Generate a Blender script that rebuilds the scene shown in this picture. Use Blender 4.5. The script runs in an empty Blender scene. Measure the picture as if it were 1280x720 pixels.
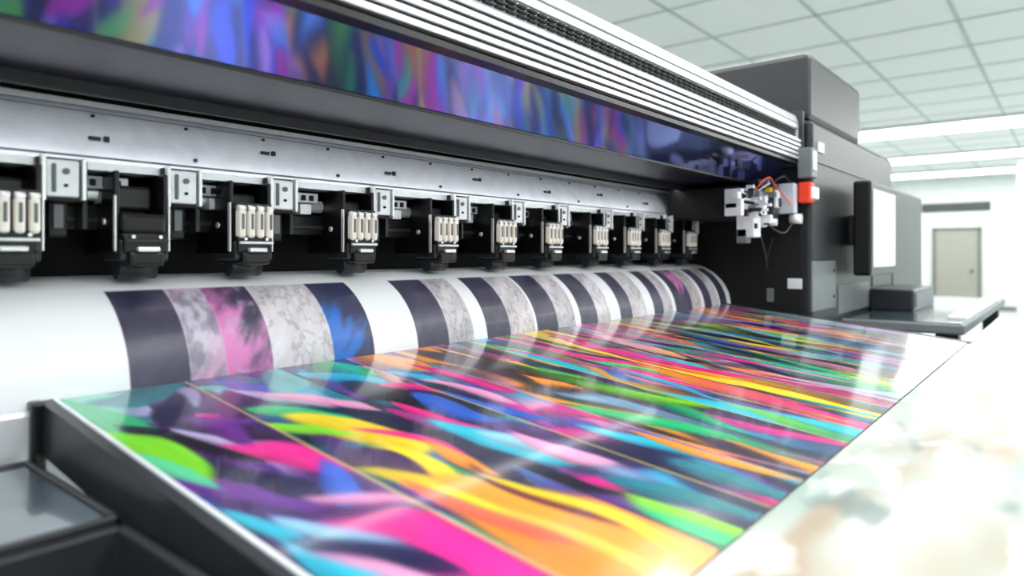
import bpy, bmesh, math, random
import numpy as np
from mathutils import Vector, Matrix
Z0=1.42
sc=bpy.context.scene
try:
    sc.view_settings.view_transform='Standard'
    sc.view_settings.look='None'
except Exception: pass

# ---------------- materials ----------------
def lin(c):
    return tuple((x/12.92 if x<=0.04045 else ((x+0.055)/1.055)**2.4) for x in c)
def mat(name,col,rough=0.5,metal=0.0,noise=0.06,scale=25,emit=0,coat=0,ior=1.45,bump=0.0):
    m=bpy.data.materials.new(name); m.use_nodes=True
    nt=m.node_tree; b=nt.nodes['Principled BSDF']
    c=lin(col)
    tc=nt.nodes.new('ShaderNodeTexCoord'); n=nt.nodes.new('ShaderNodeTexNoise')
    n.inputs['Scale'].default_value=scale; n.inputs['Detail'].default_value=4 if scale>4 else 1
    nt.links.new(tc.outputs['Object'],n.inputs['Vector'])
    r=nt.nodes.new('ShaderNodeValToRGB')
    r.color_ramp.elements[0].position=0.3; r.color_ramp.elements[1].position=0.7
    r.color_ramp.elements[0].color=tuple(x*(1-noise) for x in c)+(1,)
    r.color_ramp.elements[1].color=tuple(min(1,x*(1+noise)) for x in c)+(1,)
    nt.links.new(n.outputs['Fac'],r.inputs['Fac'])
    nt.links.new(r.outputs['Color'],b.inputs['Base Color'])
    b.inputs['Roughness'].default_value=rough; b.inputs['Metallic'].default_value=metal
    b.inputs['IOR'].default_value=ior
    b.inputs['Coat Weight'].default_value=coat; b.inputs['Coat Roughness'].default_value=0.05
    if bump:
        bp=nt.nodes.new('ShaderNodeBump'); bp.inputs['Strength'].default_value=bump; bp.inputs['Distance'].default_value=0.01 if scale<=4 else 0.004
        nt.links.new(n.outputs['Fac'],bp.inputs['Height']); nt.links.new(bp.outputs['Normal'],b.inputs['Normal'])
    if emit:
        b.inputs['Emission Color'].default_value=c+(1,); b.inputs['Emission Strength'].default_value=emit
    return m
def attrmat(name,rough,coat):
    m=bpy.data.materials.new(name); m.use_nodes=True
    nt=m.node_tree; b=nt.nodes['Principled BSDF']
    a=nt.nodes.new('ShaderNodeAttribute'); a.attribute_name='Col'
    nt.links.new(a.outputs['Color'],b.inputs['Base Color'])
    b.inputs['Roughness'].default_value=rough; b.inputs['Coat Weight'].default_value=coat
    b.inputs['Coat Roughness'].default_value=0.09
    return m
M_black=mat('black_plastic',(0.05,0.05,0.06),0.3,0,0.15)
M_deep=mat('matte_black',(0.02,0.02,0.025),0.7)
M_dark=mat('dark_gray_paint',(0.17,0.18,0.20),0.32,0.1,0.08)
M_dark2=mat('charcoal_paint',(0.13,0.135,0.155),0.35,0.0,0.08)
M_mid=mat('mid_gray_paint',(0.42,0.44,0.46),0.4)
M_slate=mat('slate_plastic',(0.30,0.35,0.39),0.15,0.0,0.1,8,coat=0.8)
M_alu=mat('brushed_aluminium',(0.92,0.93,0.96),0.3,0.3,0.05,60)
M_alu2=mat('silver_paint',(0.84,0.85,0.88),0.28,0.35,0.03)
M_rail=mat('rail_steel',(0.80,0.82,0.87),0.33,0.3,0.08,40)
M_chrome=mat('polished_steel',(0.97,0.97,0.98),0.18,0.6,0.03)
M_copper=mat('pale_nickel',(1.0,0.96,0.93),0.25,0.05,0.05)
M_white=mat('white_plastic',(0.93,0.94,0.95),0.4)
M_glass=mat('tinted_mirror_acrylic',(0.42,0.47,0.74),0.08,0.92,0.7,3.6,bump=0.4)
M_band=mat('smoked_plastic_band',(0.12,0.10,0.18),0.28,0.0,0.3,14,bump=0.1)
M_red=mat('orange_red_plastic',(0.9,0.25,0.15),0.35)
M_yel=mat('yellow_plastic',(0.9,0.75,0.15),0.4)
M_blue=mat('blue_plastic',(0.15,0.35,0.75),0.4)
M_screen=mat('lcd_screen',(0.74,0.78,0.80),0.2,emit=0.3)
M_wall=mat('painted_wall',(0.84,0.87,0.86),0.8,0,0.02,3.5)
M_ceil=mat('ceiling_tile',(0.91,0.94,0.93),0.9,0,0.03,60)
M_grid=mat('ceiling_tbar',(0.72,0.77,0.76),0.6)
M_floor=mat('vinyl_floor',(0.68,0.69,0.69),0.35,0,0.06,2)
M_door=mat('door_paint',(0.58,0.58,0.55),0.5)
M_frame=mat('door_frame_paint',(0.44,0.45,0.43),0.5)
M_lamp=mat('fluorescent_diffuser',(1.0,1.0,0.98),0.5,emit=7)
M_label=mat('label_white',(0.85,0.86,0.88),0.5)
M_table=mat('table_laminate',(0.70,0.72,0.73),0.4)

def cream_mat():
    m=bpy.data.materials.new('pale_printed_film'); m.use_nodes=True
    nt=m.node_tree; b=nt.nodes['Principled BSDF']
    tc=nt.nodes.new('ShaderNodeTexCoord')
    def layer(scale,rot,ns,dist,ramp,off,det=1.5):
        mp=nt.nodes.new('ShaderNodeMapping'); mp.inputs['Scale'].default_value=scale; mp.inputs['Rotation'].default_value=(0,0,rot); mp.inputs['Location'].default_value=(off,off*2,0)
        n=nt.nodes.new('ShaderNodeTexNoise'); n.inputs['Scale'].default_value=ns; n.inputs['Detail'].default_value=det; n.inputs['Distortion'].default_value=dist
        r=nt.nodes.new('ShaderNodeValToRGB'); el=r.color_ramp.elements
        el[0].position=ramp[0][0]; el[0].color=ramp[0][1]; el[1].position=ramp[1][0]; el[1].color=ramp[1][1]
        nt.links.new(tc.outputs['Object'],mp.inputs['Vector']); nt.links.new(mp.outputs['Vector'],n.inputs['Vector']); nt.links.new(n.outputs['Fac'],r.inputs['Fac'])
        return r
    W=(1,1,1,1); K=(0,0,0,1)
    def mix(fac,a,c):
        mx=nt.nodes.new('ShaderNodeMix'); mx.data_type='RGBA'
        nt.links.new(fac.outputs['Color'],mx.inputs['Factor'])
        if isinstance(a,tuple): mx.inputs['A'].default_value=a
        else: nt.links.new(a.outputs['Result'],mx.inputs['A'])
        mx.inputs['B'].default_value=c
        return mx
    a=mix(layer((3,7,1),0.45,1.3,0.3,((0.38,K),(0.62,W)),1.3),lin((0.71,0.72,0.69))+(1,),lin((0.57,0.65,0.62))+(1,))
    c=mix(layer((4,9,1),0.5,1.2,0.4,((0.50,K),(0.66,(.85,.85,.85,1))),7.7),a,lin((0.62,0.53,0.45))+(1,))
    d=mix(layer((6,14,1),0.4,1.6,0.3,((0.50,K),(0.62,W)),3.1),c,lin((0.80,0.81,0.80))+(1,))
    e=mix(layer((5,14,1),0.4,1.5,0.3,((0.60,K),(0.70,(.7,.7,.7,1))),12.1),d,lin((0.36,0.44,0.44))+(1,))
    nt.links.new(e.outputs['Result'],b.inputs['Base Color'])
    b.inputs['Roughness'].default_value=0.35; b.inputs['Coat Weight'].default_value=0.2; b.inputs['Coat Roughness'].default_value=0.12
    return m
M_cream=cream_mat()

# ---------------- builders ----------------
def empty(name,loc=(0,0,0)):
    e=bpy.data.objects.new(name,None); e.location=loc; sc.collection.objects.link(e); return e
class B:
    def __init__(s,name,parent=None):
        s.name=name; s.bm=bmesh.new(); s.mats=[]; s.parent=parent
    def mi(s,m):
        if m not in s.mats: s.mats.append(m)
        return s.mats.index(m)
    def box(s,x0,x1,y0,y1,z0,z1,m,bev=0.0):
        r=bmesh.ops.create_cube(s.bm,size=1)
        vs=r['verts']
        c=Vector(((x0+x1)/2,(y0+y1)/2,(z0+z1)/2+Z0))
        for v in vs: v.co=Vector((v.co.x*(x1-x0),v.co.y*(y1-y0),v.co.z*(z1-z0)))+c
        fs=set(f for v in vs for f in v.link_faces); k=s.mi(m)
        for f in fs: f.material_index=k
        if bev>0:
            es=list(set(e for v in vs for e in v.link_edges))
            bmesh.ops.bevel(s.bm,geom=es,offset=bev,segments=2,profile=0.5,affect='EDGES',material=k)
        return s
    def cyl(s,c,r,l,axis,m,seg=20,r2=None):
        R={'X':Matrix.Rotation(math.pi/2,4,'Y'),'Y':Matrix.Rotation(math.pi/2,4,'X'),'Z':Matrix.Identity(4)}[axis]
        k=s.mi(m)
        q=bmesh.ops.create_cone(s.bm,cap_ends=True,segments=seg,radius1=r,radius2=r if r2 is None else r2,depth=l,matrix=Matrix.Translation(Vector(c)+Vector((0,0,Z0)))@R)
        for f in set(f for v in q['verts'] for f in v.link_faces):
            f.material_index=k; f.smooth=len(f.verts)==4
        return s
    def prof(s,pts,x0,x1,m,smooth=False):
        k=s.mi(m)
        a=[s.bm.verts.new((x0,y,z+Z0)) for y,z in pts]; b=[s.bm.verts.new((x1,y,z+Z0)) for y,z in pts]
        n=len(pts); fs=[s.bm.faces.new(a),s.bm.faces.new(b[::-1])]
        for i in range(n):
            f=s.bm.faces.new((a[i],b[i],b[(i+1)%n],a[(i+1)%n])); f.smooth=smooth; fs.append(f)
        for f in fs: f.material_index=k
        bmesh.ops.recalc_face_normals(s.bm,faces=fs)
        return s
    def end(s):
        me=bpy.data.meshes.new(s.name); s.bm.to_mesh(me); s.bm.free()
        for m in s.mats: me.materials.append(m)
        o=bpy.data.objects.new(s.name,me); sc.collection.objects.link(o)
        if s.parent: o.parent=s.parent
        return o
def tube(name,pts,r,m,parent):
    cu=bpy.data.curves.new(name,'CURVE'); cu.dimensions='3D'; cu.bevel_depth=r; cu.bevel_resolution=3
    sp=cu.splines.new('BEZIER'); sp.bezier_points.add(len(pts)-1)
    for p,q in zip(sp.bezier_points,pts):
        p.co=(q[0],q[1],q[2]+Z0); p.handle_left_type=p.handle_right_type='AUTO'
    cu.materials.append(m)
    o=bpy.data.objects.new(name,cu); sc.collection.objects.link(o); o.parent=parent; return o
def sheet(name,XS,P,col,m,parent=None):
    nx=len(XS); n=len(P)
    V=np.zeros((nx,n,3)); V[:,:,0]=XS[:,None]; V[:,:,1]=P[None,:,0]; V[:,:,2]=P[None,:,1]+Z0
    idx=np.arange(nx*n).reshape(nx,n)
    F=np.stack([idx[:-1,:-1],idx[1:,:-1],idx[1:,1:],idx[:-1,1:]],-1).reshape(-1,4)
    me=bpy.data.meshes.new(name)
    me.from_pydata(V.reshape(-1,3).tolist(),[],F.tolist())
    at=me.color_attributes.new('Col','FLOAT_COLOR','POINT')
    c=np.clip(col,0,1); c=np.where(c<=0.04045,c/12.92,((c+0.055)/1.055)**2.4)
    buf=np.ones((nx*n,4),dtype=np.float32); buf[:,:3]=c.reshape(-1,3)
    at.data.foreach_set('color',buf.ravel())
    me.polygons.foreach_set('use_smooth',[True]*len(F))
    me.materials.append(m)
    o=bpy.data.objects.new(name,me); sc.collection.objects.link(o)
    if parent: o.parent=parent
    return o
def vnoise(x,y,seed):
    r=np.random.RandomState(seed); g=r.rand(64,64)
    xi=np.floor(x).astype(int); yi=np.floor(y).astype(int); fx=x-xi; fy=y-yi
    fx=fx*fx*(3-2*fx); fy=fy*fy*(3-2*fy)
    a=g[xi%64,yi%64]; b=g[(xi+1)%64,yi%64]; c=g[xi%64,(yi+1)%64]; d=g[(xi+1)%64,(yi+1)%64]
    return (a*(1-fx)+b*fx)*(1-fy)+(c*(1-fx)+d*fx)*fy
def fbm(x,y,seed,o=4):
    s=0;a=0.5;t=0
    for i in range(o):
        s=s+a*vnoise(x*2**i,y*2**i,seed+i); t+=a; a*=0.6
    return s/t
def sm(e0,e1,x):
    t=np.clip((x-e0)/(e1-e0),0,1); return t*t*(3-2*t)

# ---------------- printer ----------------
PR=empty('large_format_printer')
XL,XR=-0.75,2.05
b=B('base_cabinet',PR)
b.box(XL,XR,0.84,1.35,-1.30,-0.21,M_dark2,0.01)
b.box(XL+0.02,XR-0.02,0.80,0.86,-0.42,-0.155,M_alu2,0.006)
b.prof([(0.97,-0.2),(0.815,-0.2),(0.815,-0.13),(0.835,-0.085),(0.872,-0.052),(0.92,-0.034),(1.05,-0.034),(1.35,-0.034),(1.35,-0.2)],XL+0.02,XR-0.01,M_alu2)
for x in (XL+0.15,XR-0.25):
    b.box(x-0.06,x+0.06,0.5,1.3,-1.38,-1.30,M_black,0.01)
    b.box(x-0.06,x+0.06,0.45,0.6,-1.42,-1.36,M_black,0.01)
    b.box(x-0.06,x+0.06,1.2,1.35,-1.42,-1.36,M_black,0.01)
b.end()
def tz(y): return -0.2364+0.108*y
b=B('front_table',PR)
b.prof([(0.80,tz(0.8)-0.004),(0.20,tz(0.2)-0.004),(0.20,tz(0.2)-0.035),(0.80,tz(0.8)-0.035)],0.235,1.985,M_alu2)
b.prof([(0.805,tz(0.805)+0.0015),(0.19,tz(0.19)+0.0015),(0.19,tz(0.19)-0.05),(0.805,tz(0.805)-0.05)],0.226,0.239,M_dark)
b.prof([(0.805,tz(0.805)+0.003),(0.19,tz(0.19)+0.003),(0.19,tz(0.19)-0.004),(0.805,tz(0.805)-0.004)],0.2365,0.2405,M_alu)
b.prof([(0.805,tz(0.805)+0.0015),(0.19,tz(0.19)+0.0015),(0.19,tz(0.19)-0.05),(0.805,tz(0.805)-0.05)],1.985,2.005,M_dark)
b.box(0.216,0.229,0.79,0.812,-0.26,-0.147,M_black,0.003)
b.box(0.25,0.30,0.22,0.27,-1.42,-0.24,M_dark,0.005); b.box(1.9,1.95,0.22,0.27,-1.42,-0.24,M_dark,0.005)
b.end()
b=B('rear_body',PR)
b.box(XL,XR,1.02,1.35,-0.034,0.43,M_deep,0.0)
b.end()
b=B('pinch_rail',PR)
b.prof([(0.905,0.104),(0.90,0.108),(0.945,0.182),(0.955,0.186),(1.02,0.186),(1.02,0.104)],XL,XR,M_rail)
b.prof([(0.893,0.1),(0.893,0.109),(0.91,0.112),(0.93,0.1)],XL,XR,M_alu)
b.cyl(((XL+XR)/2,0.935,0.076),0.010,XR-XL,'X',M_chrome)
b.box(XL,XR,0.93,1.02,0.03,0.062,M_black,0.003)
b.box(XL,XR,0.925,0.93,0.040,0.046,M_dark,0.001)
b.box(XL,XR,0.952,0.965,0.186,0.193,M_alu,0.001)
def onface(f): return (0.90+0.045*f-0.0012,0.108+0.074*f)
x=-0.6; i=0
while x<2.0:
    y,z=onface(0.86); b.cyl((x,y,z),0.0022,0.004,'Y',M_deep,10)
    if i%2==0:
        y,z=onface(0.45+0.12*((i//2)%2)); b.box(x-0.011,x+0.002,y-0.003,y+0.0015,z-0.0022,z+0.0022,M_black,0.0008)
        b.box(x+0.006,x+0.012,y-0.003,y+0.0015,z-0.003,z+0.004,M_black,0.0008)
    else:
        y,z=onface(0.25); b.cyl((x,y,z),0.0025,0.004,'Y',M_dark,10)
    x+=0.115; i+=1
y,z=onface(0.93); b.box(XL,XR,y-0.0006,y+0.001,z-0.0008,z+0.0008,M_mid,0)
y,z=onface(0.12); b.box(XL,XR,y-0.0006,y+0.001,z-0.0008,z+0.0008,M_mid,0)
b.end()
TS=[-0.44,-0.23,0.02,0.25,0.405]+[0.568,0.779,0.993,1.185,1.37,1.585,1.769,1.961,2.159]
for k,t in enumerate(TS):
    px=0.872*t; dark=(k==4)
    b=B('pinch_roller_%d'%(k+1),PR)
    w=0.026
    b.box(px-0.031,px-0.025,0.875,0.97,0.0,0.10,M_black,0.002)
    b.box(px+0.025,px+0.031,0.875,0.97,0.0,0.10,M_black,0.002)
    b.box(px-0.0320,px-0.0300,0.872,0.878,0.004,0.07,M_chrome,0.0003)
    b.box(px+0.0300,px+0.0320,0.872,0.878,0.004,0.07,M_chrome,0.0003)
    b.box(px-0.022,px+0.022,0.90,0.97,0.055,0.085,M_dark2,0.004)
    b.box(px-w,px+w,0.862,0.935,0.0,0.026,M_black,0.004)
    b.box(px-w*0.8,px+w*0.8,0.858,0.925,-0.014,0.004,M_black,0.004)
    b.box(px-w*1.08,px-w*0.7,0.866,0.92,-0.008,0.018,M_dark,0.003)
    b.box(px+w*0.7,px+w*1.08,0.866,0.92,-0.008,0.018,M_dark,0.003)
    b.box(px-w*0.5,px+w*0.5,0.853,0.862,0.003,0.009,M_chrome,0.002)
    b.box(px-w*0.95,px+w*0.95,0.858,0.862,0.014,0.0175,M_alu if not dark else M_dark,0.001)
    b.cyl((px-w*0.6,0.861,0.021),0.0022,0.003,'Y',M_chrome,10); b.cyl((px+w*0.6,0.861,0.021),0.0022,0.003,'Y',M_chrome,10)
    b.cyl((px,0.895,-0.018),0.0125,w*1.7,'X',M_dark2)
    b.cyl((px,0.905,0.04),0.004,0.066,'X',M_chrome,12)
    if not dark:
        b.box(px-w,px+w,0.872,0.89,0.022,0.064,M_deep,0.003)
        for j in range(4):
            fx=px-0.0205+0.01367*j
            b.box(fx-0.0052,fx+0.0052,0.858,0.872,0.022,0.062,M_copper,0.004)
            b.box(fx-0.0018,fx+0.0018,0.8570,0.860,0.034,0.055,M_mid,0.0008)
            b.cyl((fx,0.864,0.062),0.0048,0.0098,'X',M_chrome,12)
        b.box(px-w,px+w,0.866,0.873,0.066,0.070,M_dark,0.001)
    else:
        b.box(px-w,px+w,0.865,0.93,0.024,0.05,M_black,0.006)
    bx=px+0.054
    b.box(bx-0.026,bx+0.026,0.885,0.93,0.060,0.110,M_black,0.003)
    b.box(bx-0.018,bx+0.015,0.879,0.886,0.065,0.107,M_alu,0.002)
    b.box(bx-0.023,bx-0.019,0.876,0.888,0.060,0.112,M_chrome,0.001)
    b.box(bx+0.017,bx+0.021,0.876,0.888,0.062,0.110,M_chrome,0.001)
    b.box(bx-0.013,bx-0.009,0.876,0.880,0.070,0.102,M_mid,0.001)
    b.cyl((bx+0.001,0.878,0.094),0.0036,0.003,'Y',M_mid,12)
    b.cyl((bx+0.001,0.878,0.078),0.002,0.003,'Y',M_deep,12)
    b.box(bx-0.01,bx+0.01,0.90,0.95,0.02,0.062,M_black,0.003)
    b.box(bx-0.006,bx+0.004,0.896,0.90,0.03,0.058,M_mid,0.001)
    b.box(bx+0.027,bx+0.080,0.912,0.918,0.080,0.095,M_rail,0.001)
    for q in (0.036,0.050,0.064): b.box(bx+q,bx+q+0.006,0.909,0.914,0.083,0.091,M_deep,0)
    b.box(bx+0.026,bx+0.032,0.905,0.93,0.03,0.10,M_dark,0.001)
    b.box(bx+0.05,bx+0.07,0.915,0.94,0.062,0.078,M_alu,0.001)
    b.end()
b=B('carriage_cover',PR)
b.prof([(0.885,0.194),(0.701,0.2005),(0.701,0.207),(0.89,0.202)],XL,XR,M_band)
b.prof([(0.701,0.2015),(0.634,0.2665),(0.640,0.272),(0.709,0.206)],XL,XR,M_glass)
b.box(XL,XR,0.6975,0.705,0.1985,0.2035,M_black,0.001)
b.box(XL,XR,0.90,0.912,0.196,0.203,M_dark2,0.002)
b.cyl(((XL+XR)/2,0.96,0.225),0.010,XR-XL,'X',M_rail)
b.end()
b=B('added_rail_fill',PR)  # added strip brightening the pinch rail; lip keeps its glow out of view
b.box(XL+0.05,XR-0.1,0.86,0.884,0.186,0.1955,M_dark,0.001)
b.box(XL+0.05,XR-0.1,0.856,0.861,0.1800,0.1955,M_dark,0.001)
b.box(XL+0.06,XR-0.11,0.864,0.880,0.1852,0.1862,M_lamp,0)
b.end()
b=B('top_beam',PR)
b.prof([(0.612,0.262),(0.604,0.335),(0.604,0.375),(0.612,0.397),(0.635,0.409),(0.70,0.415),(1.35,0.43),(1.35,0.30),(0.66,0.275)],XL,2.02,M_alu2)
b.prof([(0.600,0.256),(0.600,0.264),(0.640,0.272),(0.640,0.262)],XL,2.02,M_black)
for j in range(5):
    z=0.266+j*0.0125
    b.box(XL,2.02,0.599,0.606,z,z+0.0026,M_deep,0)
    b.box(XL,2.02,0.596,0.607,z+0.0030,z+0.0110,M_alu2,0.0012)
x=0.55
while x<1.98:
    for zz in (0.334,0.341,0.348):
        b.box(x,x+0.019,0.5985,0.606,zz,zz+0.0035,M_deep,0)
    x+=0.024
b.box(XL,2.02,0.6025,0.606,0.372,0.3745,M_mid,0)
b.box(XL,2.02,0.6015,0.606,0.356,0.358,M_mid,0)
b.box(2.02,2.035,0.592,0.7,0.25,0.41,M_dark,0.003)
b.end()
b=B('end_station',PR)
b.box(2.05,3.17,0.575,1.35,-1.30,0.388,M_dark2,0.012)
b.box(2.05,2.66,0.583,1.0,0.388,0.585,M_dark2,0.018)
b.box(3.17,3.9,0.575,1.35,-1.30,0.29,M_dark,0.02)
b.box(2.05,2.30,0.5735,0.58,-0.165,-0.02,M_mid,0.002)
b.box(2.33,2.75,0.572,0.58,-0.19,-0.10,M_mid,0.002)
b.box(2.80,3.12,0.572,0.58,-0.12,0.24,M_dark,0.003)
b.box(2.07,2.75,0.571,0.58,0.268,0.272,M_black,0)
b.box(2.10,2.16,0.571,0.577,0.30,0.33,M_label,0.001)
b.box(2.0405,2.051,0.60,1.0,-0.30,0.20,M_deep,0.002)
for x in (2.15,3.7):
    b.box(x,x+0.12,0.6,1.3,-1.42,-1.29,M_black,0.01)
for z in (-0.13,-0.05): b.cyl((2.27,0.572,z),0.004,0.004,'Y',M_deep,12)
b.box(2.0385,2.045,0.60,0.64,-0.10,-0.07,M_label,0.001)
b.box(2.0385,2.045,0.68,0.70,-0.14,-0.10,M_mid,0.001)
b.end()
b=B('left_housing',PR)
b.box(-1.4,XL,0.575,1.35,-1.30,0.44,M_dark2,0.015)
b.box(-1.35,-0.85,0.6,1.3,-1.42,-1.29,M_black,0.01)
b.end()
b=B('touch_monitor',PR)
b.box(2.32,2.70,0.478,0.53,-0.067,0.23,M_black,0.008)
b.box(2.345,2.68,0.4755,0.480,-0.040,0.205,M_screen,0.001)
b.box(2.45,2.60,0.53,0.576,0.03,0.13,M_dark,0.005)
b.end()
b=B('carriage_assembly',PR)
b.box(1.80,2.04,0.70,0.90,0.10,0.185,M_deep,0.004)
b.box(1.72,2.04,0.665,0.70,0.118,0.135,M_chrome,0.003)
b.box(1.70,1.90,0.655,0.672,0.142,0.160,M_alu,0.002)
b.box(1.72,1.74,0.655,0.70,0.10,0.17,M_alu,0.002)
b.box(1.80,1.85,0.65,0.70,0.045,0.118,M_alu,0.004)
b.box(1.87,1.90,0.65,0.69,0.075,0.12,M_white,0.004)
b.box(1.92,1.965,0.64,0.68,0.10,0.20,M_dark,0.003)
b.box(1.925,1.955,0.633,0.645,0.13,0.18,M_alu,0.003)
b.box(1.97,2.0,0.60,0.66,0.115,0.20,M_rail,0.003)
b.box(2.0,2.045,0.565,0.60,0.145,0.205,M_red,0.006)
b.box(2.005,2.05,0.555,0.575,0.155,0.19,M_white,0.004)
b.box(1.995,2.05,0.56,0.60,0.215,0.30,M_mid,0.004)
b.box(2.0,2.03,0.556,0.562,0.235,0.29,M_label,0.002)
b.box(1.90,1.912,0.64,0.66,0.172,0.185,M_yel,0.002)
b.box(1.80,1.83,0.67,0.70,0.03,0.07,M_mid,0.003)
r2=random.Random(8)
for i in range(7):
    b.cyl((1.74+0.03*i,0.653,0.151),0.005,0.012,'Y',M_dark,12)
    b.box(1.73+0.035*i,1.74+0.035*i,0.658,0.668,0.10,0.118,M_black,0.001)
    b.box(1.735+0.035*i,1.745+0.035*i,0.66,0.69,0.16,0.168+0.006*(i%3),M_alu if i%2 else M_black,0.001)
for i in range(34):
    x=r2.uniform(1.76,1.99); z=r2.uniform(0.075,0.20); s_=r2.uniform(0.003,0.010)
    b.box(x-s_,x+s_,0.628+r2.uniform(0,0.02),0.665,z-s_*r2.uniform(0.4,1.2),z+s_,r2.choice([M_alu,M_chrome,M_dark,M_black,M_mid,M_white,M_black,M_red if i<5 else M_alu,M_yel if i<7 else M_dark,M_blue if i<8 else M_mid]),0.001)
b.cyl((1.985,0.60,0.10),0.014,0.03,'Y',M_chrome)
b.cyl((1.93,0.65,0.09),0.010,0.03,'Y',M_alu)
b.end()
tube('carriage_cable',[(1.86,0.66,0.07),(1.88,0.65,0.0),(1.93,0.66,-0.05),(1.98,0.68,-0.02),(2.03,0.68,0.05)],0.0025,M_black,PR)
tube('carriage_cable_b',[(1.90,0.66,0.18),(1.93,0.62,0.215),(1.98,0.62,0.21),(2.03,0.60,0.17)],0.0028,M_black,PR)
tube('carriage_cable_c',[(1.83,0.67,0.16),(1.87,0.64,0.19),(1.92,0.65,0.20)],0.002,M_rail,PR)
tube('carriage_cable_d',[(1.79,0.66,0.15),(1.84,0.63,0.205),(1.90,0.63,0.19),(1.97,0.61,0.14)],0.0018,M_red,PR)
tube('carriage_cable_e',[(1.88,0.66,0.10),(1.92,0.62,0.06),(1.97,0.61,0.08),(2.0,0.60,0.12)],0.0020,M_dark,PR)
b=B('output_shelf',PR)
b.box(2.35,3.9,0.24,0.574,-0.235,-0.205,M_mid,0.006)
b.box(2.36,3.89,0.25,0.56,-0.2055,-0.202,M_slate,0.001)
b.box(2.5,3.6,0.25,0.30,-0.203,-0.192,M_alu,0.002)
b.box(2.75,3.2,0.43,0.573,-0.203,-0.125,M_dark,0.008)
b.box(2.78,3.17,0.427,0.431,-0.19,-0.14,M_mid,0.001)
b.box(3.8,3.86,0.26,0.32,-1.42,-0.23,M_dark,0.004); b.box(2.4,2.46,0.26,0.32,-1.42,-0.23,M_dark,0.004)
b.end()

# ---------------- media on the platen ----------------
prof=np.array([(1.015,-0.028),(0.96,-0.028),(0.92,-0.031),(0.895,-0.038),(0.87,-0.050),(0.85,-0.064),(0.832,-0.082),(0.82,-0.1),(0.811,-0.12),(0.8065,-0.14),(0.8045,-0.158)])
d=np.r_[0,np.cumsum(np.hypot(*np.diff(prof,axis=0).T))]
s=np.linspace(0,d[-1],130); P=np.stack([np.interp(s,d,prof[:,0]),np.interp(s,d,prof[:,1])],1)
k=np.ones(9)/9
for c in (0,1):
    q=np.pad(P[:,c],4,mode='edge'); P[:,c]=np.convolve(q,k,'valid')
XS=np.linspace(-0.72,2.03,1600)
X,S=np.meshgrid(XS,np.linspace(0,1,130),indexing='ij')
col=np.ones(X.shape+(3,))*np.array((0.89,0.90,0.925))
top=0.48
patches=[(0.313,0.380,'d'),(0.380,0.425,'l'),(0.425,0.488,'m'),(0.488,0.583,'w'),(0.583,0.655,'b'),(0.743,0.813,'d'),(0.813,0.875,'w'),(0.91,0.975,'d'),(0.975,1.05,'w'),(1.057,1.126,'d'),(1.126,1.19,'w'),(1.21,1.276,'d'),(1.276,1.33,'w'),(1.375,1.43,'d'),(1.43,1.50,'w'),(1.54,1.59,'d'),(1.59,1.64,'w'),(1.66,1.70,'d'),(1.70,1.76,'m'),(1.76,1.82,'w'),(1.84,1.89,'d'),(1.89,1.94,'w'),(1.95,2.0,'d')]
for (a,bb,t) in patches:
    m=((sm(a-0.001,a+0.001,X)*(1-sm(bb-0.001,bb+0.001,X)))*sm(top-0.008,top+0.008,S))[...,None]
    n1=fbm(X*22+S*3,S*5+X*9,3); n2=fbm(X*60+S*5,S*9-X*20,7)
    if t=='d':
        c=np.array((0.24,0.23,0.32))+0.16*(n1-0.5)[...,None]+0.08*(n2-0.5)[...,None]
    elif t=='b':
        f=sm(0.45,0.70,n1+0.5*(S-0.80)-3.0*(X-0.603))[...,None]
        c=np.array((0.20,0.21,0.33))*(1-f)+np.array((0.12,0.40,0.76))*f
    elif t=='l':
        f=sm(0.35,0.65,n2)[...,None]
        c=np.array((0.50,0.47,0.54))*(1-f)+np.array((0.72,0.69,0.76))*f
        g=sm(0.50,0.75,n1)[...,None]; c=c*(1-g)+np.array((0.78,0.62,0.74))*g
    elif t=='m':
        f=sm(0.38,0.68,n1+0.15*(n2-0.5)+5*(0.447-X if bb<1 else 0))[...,None]
        c=np.array((0.25,0.23,0.33))*(1-f)+np.array((0.80,0.46,0.70))*f
        g=sm(0.60,0.72,n2)[...,None]*0.4; c=c*(1-g)+np.array((0.72,0.70,0.78))*g
    else:
        v=np.abs(n2-0.5)*2; f=(1-sm(0.0,0.14,v))[...,None]*0.4
        c=np.array((0.74,0.72,0.75))*(1-f)+np.array((0.42,0.39,0.42))*f+0.28*(n1-0.5)[...,None]
    col=col*(1-m)+c*m
media=sheet('white_vinyl_media',XS,P,col,attrmat('vinyl_media_ink',0.4,0.08),PR)

# ---------------- colour print ----------------
PX=np.linspace(0.242,1.983,1350); PY=np.linspace(0.803,0.197,380)
X,Y=np.meshgrid(PX,PY,indexing='ij')
near=1-sm(0.62,0.85,X)
WX=X+(0.020+0.022*near)*(vnoise(X*9,Y*6,21)-0.5)+0.014*(vnoise(X*22,Y*10,24)-0.5)+0.003*(vnoise(X*70,Y*25,22)-0.5)
WY=Y+(0.05+0.02*near)*(vnoise(X*10,Y*8,23)-0.5)+0.02*(vnoise(X*26,Y*16,25)-0.5)
PAL=dict(mg=(0.92,0.14,0.55),pk=(0.96,0.63,0.79),cy=(0.14,0.73,0.85),lb=(0.57,0.81,0.92),ye=(0.99,0.85,0.12),orr=(0.99,0.60,0.18),gr=(0.12,0.72,0.46),li=(0.50,0.86,0.16),nv=(0.07,0.07,0.24),bk=(0.05,0.05,0.11),pu=(0.40,0.16,0.56),tl=(0.08,0.47,0.52),bl=(0.17,0.37,0.80),lv=(0.74,0.69,0.86),wh=(0.91,0.89,0.94),dp=(0.22,0.09,0.34),re=(0.88,0.26,0.36))
Q=X+0.025*(0.8-Y)
H=math.pi/2
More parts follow.
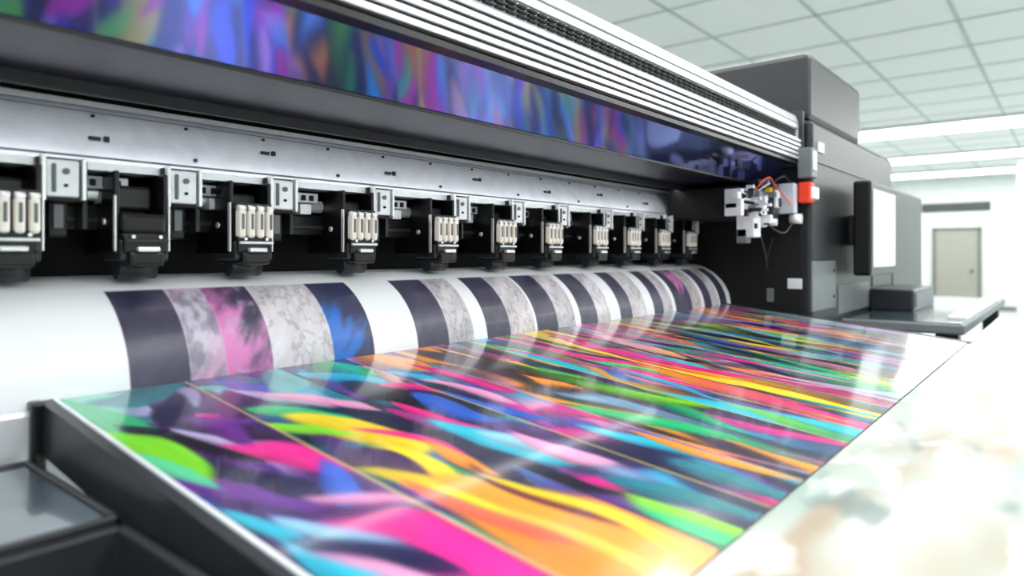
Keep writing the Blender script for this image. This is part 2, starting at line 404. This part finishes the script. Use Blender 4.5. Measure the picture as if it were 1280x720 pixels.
def pal(c): return np.array(PAL[c] if isinstance(c,str) else c)
col=np.ones(X.shape+(3,))*pal('dp')
def stroke(cx,cy,ang,L,W,c,soft=0.12,mask=None,op=1.0,bend=0.0,shade=0.0,c2=None):
    R=max(L,W)*1.35+0.09
    i0,i1=np.searchsorted(PX,[cx-R,cx+R]); j0=np.searchsorted(-PY,-(cy+R)); j1=np.searchsorted(-PY,-(cy-R))
    if i1<=i0 or j1<=j0: return
    wx=WX[i0:i1,j0:j1]; wy=WY[i0:i1,j0:j1]
    ca,sa=math.cos(ang),math.sin(ang)
    dx=wx-cx; dy=wy-cy
    u=(dx*ca+dy*sa)/L; v=((-dx*sa+dy*ca)+bend*(u*L)**2)/W
    r=np.abs(u)**1.8+np.abs(v)**1.4
    m=(1-sm(1-soft,1+soft,r))*op
    if mask is not None: m=m*mask[i0:i1,j0:j1]
    m=m[...,None]
    C=pal(c)*np.ones(wx.shape+(3,))
    if c2 is not None:
        f=sm(-0.9,0.9,u+0.3*v)[...,None]; C=C*(1-f)+pal(c2)*f
    if shade: C=C*(1-shade*sm(-0.2,1.0,v)[...,None])
    col[i0:i1,j0:j1]=col[i0:i1,j0:j1]*(1-m)+C*m
bounds=[0.10,0.372,0.495,0.60,0.69]
xx=0.69; rr=random.Random(12)
while xx<2.1:
    xx+=rr.choice((0.05,0.065,0.075,0.09)); bounds.append(xx)
near_base=['dp','tl','nv','pu']
far_seq=['orr','nv','cy','mg','ye','bk','pk','gr','orr','bk','mg','cy','ye','nv','orr','mg','bk','gr','ye','lv','nv','mg','cy']
masks=[]
for i in range(len(bounds)-1):
    m=sm(bounds[i]-0.001,bounds[i]+0.001,Q)*(1-sm(bounds[i+1]-0.001,bounds[i+1]+0.001,Q))
    masks.append(m)
    c=pal(near_base[i] if i<4 else far_seq[(i-4)%len(far_seq)])
    col=col*(1-m[...,None])+c*m[...,None]
keys=['mg','pk','cy','ye','orr','gr','nv','bk','pu','tl','bl','li','mg','ye','nv','cy','bk','mg','orr','lb','bk','nv','dp']
for i in range(4,len(masks)):
    cx0,cx1=bounds[i],bounds[i+1]
    for j in range(14):
        y=rr.uniform(0.18,0.82); x=rr.uniform(cx0,cx1)
        stroke(x,y,H+rr.uniform(-0.25,0.35),rr.uniform(0.08,0.24),rr.uniform(0.009,0.028),rr.choice(keys),rr.choice((0.12,0.25,0.5)),masks[i],rr.uniform(0.8,1),rr.uniform(-2,2),0.2,rr.choice([None,None]+keys))
m0,m1,m2,m3=masks[0:4]
for mi,kk_,n,x0,x1 in ((m0,['dp','nv','pu','tl','bl','dp','mg','nv','lv'],38,0.24,0.372),(m1,['tl','nv','gr','pu','bk','cy','bl'],28,0.372,0.495),(m2,['nv','bk','pu','bl','mg','dp','pk','cy','lb','nv'],38,0.49,0.60),(m3,['nv','bk','mg','pu','cy','pk','dp','bl'],38,0.60,0.69)):
    for j in range(n):
        stroke(rr.uniform(x0,x1),rr.uniform(0.18,0.82),H+rr.uniform(-0.6,0.9),rr.uniform(0.04,0.10),rr.uniform(0.012,0.030),rr.choice(kk_),rr.choice((0.08,0.2,0.6)),mi,rr.uniform(0.75,1),rr.uniform(-4,4),0.4,rr.choice([None]+kk_))
for a in [(0.25,0.80,H,0.08,0.055,(0.46,0.80,0.72)),(0.33,0.785,0.2,0.06,0.025,'tl'),(0.262,0.715,H+.2,0.10,0.032,'gr'),
          (0.33,0.71,H-.3,0.06,0.024,'nv'),(0.31,0.62,H+.55,0.09,0.022,'bk'),(0.335,0.60,H+.45,0.07,0.010,'lv'),(0.35,0.635,H+.1,0.06,0.014,'pu'),
          (0.27,0.51,H+.6,0.08,0.026,'pu'),(0.258,0.63,H+.25,0.085,0.034,'li'),(0.250,0.575,H+.1,0.05,0.012,(0.35,0.78,0.60)),(0.358,0.54,H+.3,0.07,0.014,'mg'),(0.315,0.51,H+.3,0.06,0.022,'nv'),(0.345,0.47,H-.6,0.05,0.018,'bl'),
          (0.26,0.455,H+.2,0.05,0.018,'dp'),(0.335,0.43,H+.5,0.06,0.013,'pk'),(0.252,0.43,H+.2,0.05,0.011,'cy'),(0.285,0.395,H+.5,0.06,0.014,'lb'),
          (0.33,0.39,H+.7,0.06,0.015,'dp'),(0.335,0.33,H+.2,0.10,0.026,'mg'),(0.32,0.26,H+.1,0.10,0.055,'mg'),(0.255,0.34,H,0.06,0.018,'cy'),(0.28,0.36,H+.6,0.05,0.014,'nv'),(0.278,0.33,H+.4,0.06,0.008,'pk'),(0.355,0.27,H+.1,0.08,0.012,(0.93,0.30,0.45))]:
    stroke(*a,soft=0.22,mask=m0,shade=0.25,op=0.95,bend=rr.uniform(-3,3))
for a in [(0.43,0.735,H+.4,0.05,0.018,'bl'),(0.475,0.74,H-.4,0.07,0.022,(0.34,0.70,0.72)),(0.43,0.68,H+.5,0.07,0.016,'lv'),(0.40,0.67,H,0.06,0.018,'nv'),(0.46,0.65,H+.5,0.06,0.016,'pk'),
          (0.415,0.61,H+.4,0.06,0.018,'gr'),(0.425,0.53,H+.1,0.08,0.028,'ye'),(0.385,0.575,H+.5,0.06,0.010,'li'),(0.465,0.53,H+.2,0.10,0.022,'nv'),(0.445,0.50,H+.5,0.05,0.011,'mg'),
          (0.405,0.42,H+.1,0.08,0.028,'ye'),(0.455,0.43,H+.3,0.06,0.016,'orr'),(0.39,0.475,H+.4,0.07,0.013,'dp'),(0.48,0.45,H,0.09,0.014,'nv'),(0.43,0.27,H,0.13,0.085,'orr'),(0.40,0.35,H+.2,0.07,0.012,(1,.78,.15)),
          (0.385,0.33,H+.2,0.09,0.014,(0.93,0.40,0.32)),(0.455,0.34,H+.1,0.10,0.008,(0.40,0.20,0.20)),(0.42,0.24,H,0.09,0.012,(1,0.74,0.30)),(0.478,0.30,H+.05,0.10,0.010,'ye')]:
    stroke(*a,soft=0.2,mask=m1,shade=0.2,op=0.95,bend=rr.uniform(-3,3))
for a in [(0.55,0.77,H,0.06,0.035,'gr'),(0.53,0.71,H+.4,0.07,0.020,'cy'),(0.57,0.69,H-.4,0.06,0.018,(0.82,0.58,0.62)),(0.52,0.63,H+.2,0.08,0.022,'bk'),(0.56,0.62,H+.5,0.06,0.016,'mg'),
          (0.515,0.55,H+.3,0.07,0.012,'mg'),(0.555,0.54,H+.3,0.06,0.020,'bl'),(0.525,0.455,H+.35,0.09,0.026,'cy'),(0.545,0.44,H+.5,0.06,0.014,'lb'),(0.505,0.41,H+.1,0.08,0.014,'nv'),
          (0.56,0.40,H+.2,0.06,0.016,'pk'),(0.52,0.35,H+.3,0.08,0.016,'bk'),(0.54,0.33,H+.5,0.05,0.014,'mg'),(0.515,0.29,H+.3,0.06,0.014,'pu'),(0.555,0.27,H+.1,0.08,0.018,'tl'),(0.515,0.245,H,0.07,0.018,'li'),(0.505,0.22,H,0.06,0.014,'gr')]:
    stroke(*a,soft=0.2,mask=m2,shade=0.3,bend=rr.uniform(-3,3))
for a in [(0.65,0.77,H,0.07,0.04,'orr'),(0.67,0.66,H+.1,0.10,0.014,'mg'),(0.61,0.66,H+.2,0.07,0.016,'cy'),(0.635,0.58,H+.4,0.07,0.016,'pk'),(0.61,0.51,H+.4,0.07,0.018,'bl'),
          (0.61,0.34,H+.2,0.09,0.020,'nv'),(0.645,0.34,H+.1,0.09,0.014,'cy'),(0.66,0.28,H+.1,0.10,0.014,'orr'),(0.62,0.24,H,0.07,0.018,'tl')]:
    stroke(*a,soft=0.2,mask=m3,shade=0.3,bend=rr.uniform(-3,3))
st=fbm(X*110,Y*8,41,3)-0.5
col=np.clip(col*(1+0.16*st[...,None]),0,1)
def smear(col,kk):
    pad=np.pad(col,((0,0),(kk//2,kk//2),(0,0)),mode='edge'); cs=np.cumsum(np.concatenate([np.zeros_like(pad[:,:1]),pad],1),1)
    return (cs[:,kk:]-cs[:,:-kk])/kk
c1=smear(col,7); c2=smear(smear(col,25),13); f=(1-sm(0.28,0.65,Y))[...,None]*0.6
col=c1*(1-f)+c2*f
for i,q in enumerate(bounds[1:]):
    c=np.array([(0.85,0.72,0.45),(0.12,0.10,0.12),(0.9,0.8,0.3)][i%3]); w=0.0016 if i>1 else 0.0022
    m=(np.exp(-((Q-q)/w)**2)*0.8)[...,None]; col=col*(1-m)+c*m
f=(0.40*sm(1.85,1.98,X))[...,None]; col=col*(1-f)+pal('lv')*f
P=np.stack([PY,tz(PY)+0.0005],1)
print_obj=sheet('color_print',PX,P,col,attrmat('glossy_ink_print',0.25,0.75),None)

# ---------------- collecting table with pale film ----------------
CT=empty('collecting_table')
b=B('table_top',CT)
b.box(0.26,2.95,-0.75,0.185,-0.255,-0.2225,M_table,0.004)
for x in (0.32,2.85):
    for y in (-0.7,0.13): b.box(x-0.025,x+0.025,y-0.025,y+0.025,-1.42,-0.252,M_dark,0.004)
b.end()
b=B('pale_film_sheet')
b.box(0.265,2.90,-0.74,0.1965,-0.2222,-0.2165,M_cream,0)
b.end()
b=B('clamp_knob')
b.cyl((2.42,0.06,-0.2065),0.022,0.02,'Z',M_black,24)
b.cyl((2.42,0.06,-0.190),0.015,0.02,'Z',M_black,24,0.022)
b.cyl((2.42,0.06,-0.175),0.024,0.014,'Z',M_dark2,24)
b.end()

# ---------------- tray on the left ----------------
b=B('tool_tray')
def tray(b,x0,x1,y0,y1,zt,zb,wall):
    b.box(x0,x1,y0,y1,zb,zb+0.006,M_dark2,0)
    b.box(x0,x0+wall,y0,y1,zb,zt,M_dark,0.002); b.box(x1-wall,x1,y0,y1,zb,zt,M_dark,0.002)
    b.box(x0,x1,y0,y0+wall,zb,zt,M_dark,0.002); b.box(x0,x1,y1-wall,y1,zb,zt,M_dark,0.002)
tray(b,-0.25,0.213,0.565,0.785,-0.20,-0.30,0.006)
b.box(-0.244,0.207,0.571,0.779,-0.212,-0.203,M_slate,0.002)
tray(b,-0.25,0.213,0.33,0.560,-0.205,-0.36,0.008)
b.box(-0.06,-0.05,0.34,0.55,-0.355,-0.21,M_dark,0.001)
b.box(-0.25,0.213,0.30,0.78,-0.385,-0.36,M_black,0.004)
for x in (-0.22,0.17):
    for y in (0.32,0.72): b.box(x,x+0.03,y,y+0.03,-1.42,-0.38,M_dark,0.003)
b.end()

# ---------------- room ----------------
RX0,RX1,RY0,RY1,CH=-6.0,21.0,-5.0,6.0,2.0
def room(name,*a,m=M_wall):
    b=B(name); b.box(*a,m); return b.end()
room('floor',RX0-0.1,RX1+0.1,RY0-0.1,RY1+0.1,-1.52,-1.42,m=M_floor)
room('ceiling',RX0-0.1,RX1+0.1,RY0-0.1,RY1+0.1,CH,CH+0.1,m=M_ceil)
room('wall_east',RX1,RX1+0.1,RY0,RY1,-1.42,CH)
room('wall_west',RX0-0.1,RX0,RY0,RY1,-1.42,CH)
room('wall_north',RX0,RX1,RY1,RY1+0.1,-1.42,CH)
room('wall_south',RX0,RX1,RY0-0.1,RY0,-1.42,CH)
room('baseboard_east',RX1-0.02,RX1,RY0,1.75,-1.42,-1.30,m=M_frame)
b=B('ceiling_grid')
y=RY0+0.35
while y<RY1: b.box(RX0,RX1,y-0.015,y+0.015,CH-0.008,CH,M_grid,0); y+=0.9
x=RX0+0.3
while x<RX1: b.box(x-0.015,x+0.015,RY0,RY1,CH-0.008,CH,M_grid,0); x+=0.9
b.end()
b=B('pillar'); b.box(17.0,17.5,0.2,0.86,-1.42,CH,M_wall,0.02); b.end()
D=empty('door_1')
b=B('door_leaf',D); b.box(RX1-0.06,RX1-0.01,1.86,2.78,-1.42,0.62,M_door,0.01)
b.box(RX1-0.10,RX1-0.06,1.95,2.02,-0.45,-0.40,M_dark,0.005); b.end()
b=B('door_frame',D)
b.box(RX1-0.08,RX1,1.78,1.86,-1.42,0.70,M_frame,0.005); b.box(RX1-0.08,RX1,2.78,2.86,-1.42,0.70,M_frame,0.005); b.box(RX1-0.08,RX1,1.78,2.86,0.62,0.70,M_frame,0.005)
b.end()
b=B('air_vent')
b.box(RX1-0.05,RX1,1.6,3.1,1.12,1.34,M_dark,0.01)
for i in range(5): b.box(RX1-0.06,RX1-0.04,1.63,3.07,1.145+0.04*i,1.158+0.04*i,M_mid,0)
b.end()
DK=empty('desk')
b=B('desk_frame',DK)
b.box(18.2,19.2,3.0,4.4,-0.72,-0.67,M_mid,0.01)
for x in (18.25,19.1):
    for y in (3.05,4.3): b.box(x,x+0.05,y,y+0.05,-1.42,-0.71,M_dark,0)
b.box(18.3,18.8,3.1,3.6,-1.40,-0.72,M_dark2,0.01)
b.box(18.45,18.5,3.2,3.8,-0.6,-0.2,M_black,0.01); b.box(18.42,18.55,3.42,3.58,-0.67,-0.55,M_black,0.01)
b.end()
def lamp(x,y0,y1,w,power):
    e=empty('ceiling_light')
    b=B('housing',e)
    b.box(x-w/2-0.04,x+w/2+0.04,y0,y1,CH-0.05,CH-0.009,M_alu2,0.005)
    b.box(x-w/2,x+w/2,y0+0.03,y1-0.03,CH-0.058,CH-0.049,M_lamp,0.0)
    b.end()
    l=bpy.data.lights.new('tube_light','AREA'); l.shape='RECTANGLE'; l.size=w; l.size_y=y1-y0-0.1; l.energy=power; l.color=(0.975,0.99,1.0)
    o=bpy.data.objects.new('tube_light',l); o.location=(x,(y0+y1)/2,CH-0.07+Z0); o.parent=e; sc.collection.objects.link(o)
for x,p in ((-3.2,68),(-0.6,70),(1.6,58),(3.8,66)): lamp(x,-4.5,5.2,0.5,p)
for x in (6.8,9.6): lamp(x,-4.6,-1.8,0.5,72)  # short extra lamps added out of view to brighten the ceiling
for x in (12.4,16.2,19.4): lamp(x,-4.5,5.5,0.85,85)

w=bpy.data.worlds.new('World'); sc.world=w; w.use_nodes=True
w.node_tree.nodes['Background'].inputs[0].default_value=(0.8,0.9,1,1); w.node_tree.nodes['Background'].inputs[1].default_value=0.3

# ---------------- camera ----------------
cd=bpy.data.cameras.new('camera'); cam=bpy.data.objects.new('camera',cd); sc.collection.objects.link(cam); sc.camera=cam
cd.sensor_width=36; cd.lens=36*850/1280; cd.shift_y=-42/1280
cam.location=(0,0,Z0)
th=math.atan2(0.636,0.772)
cam.rotation_euler=(math.pi/2,0,th-math.pi/2)
cd.clip_start=0.01
cd.dof.use_dof=True; cd.dof.focus_distance=1.15; cd.dof.aperture_fstop=3.0
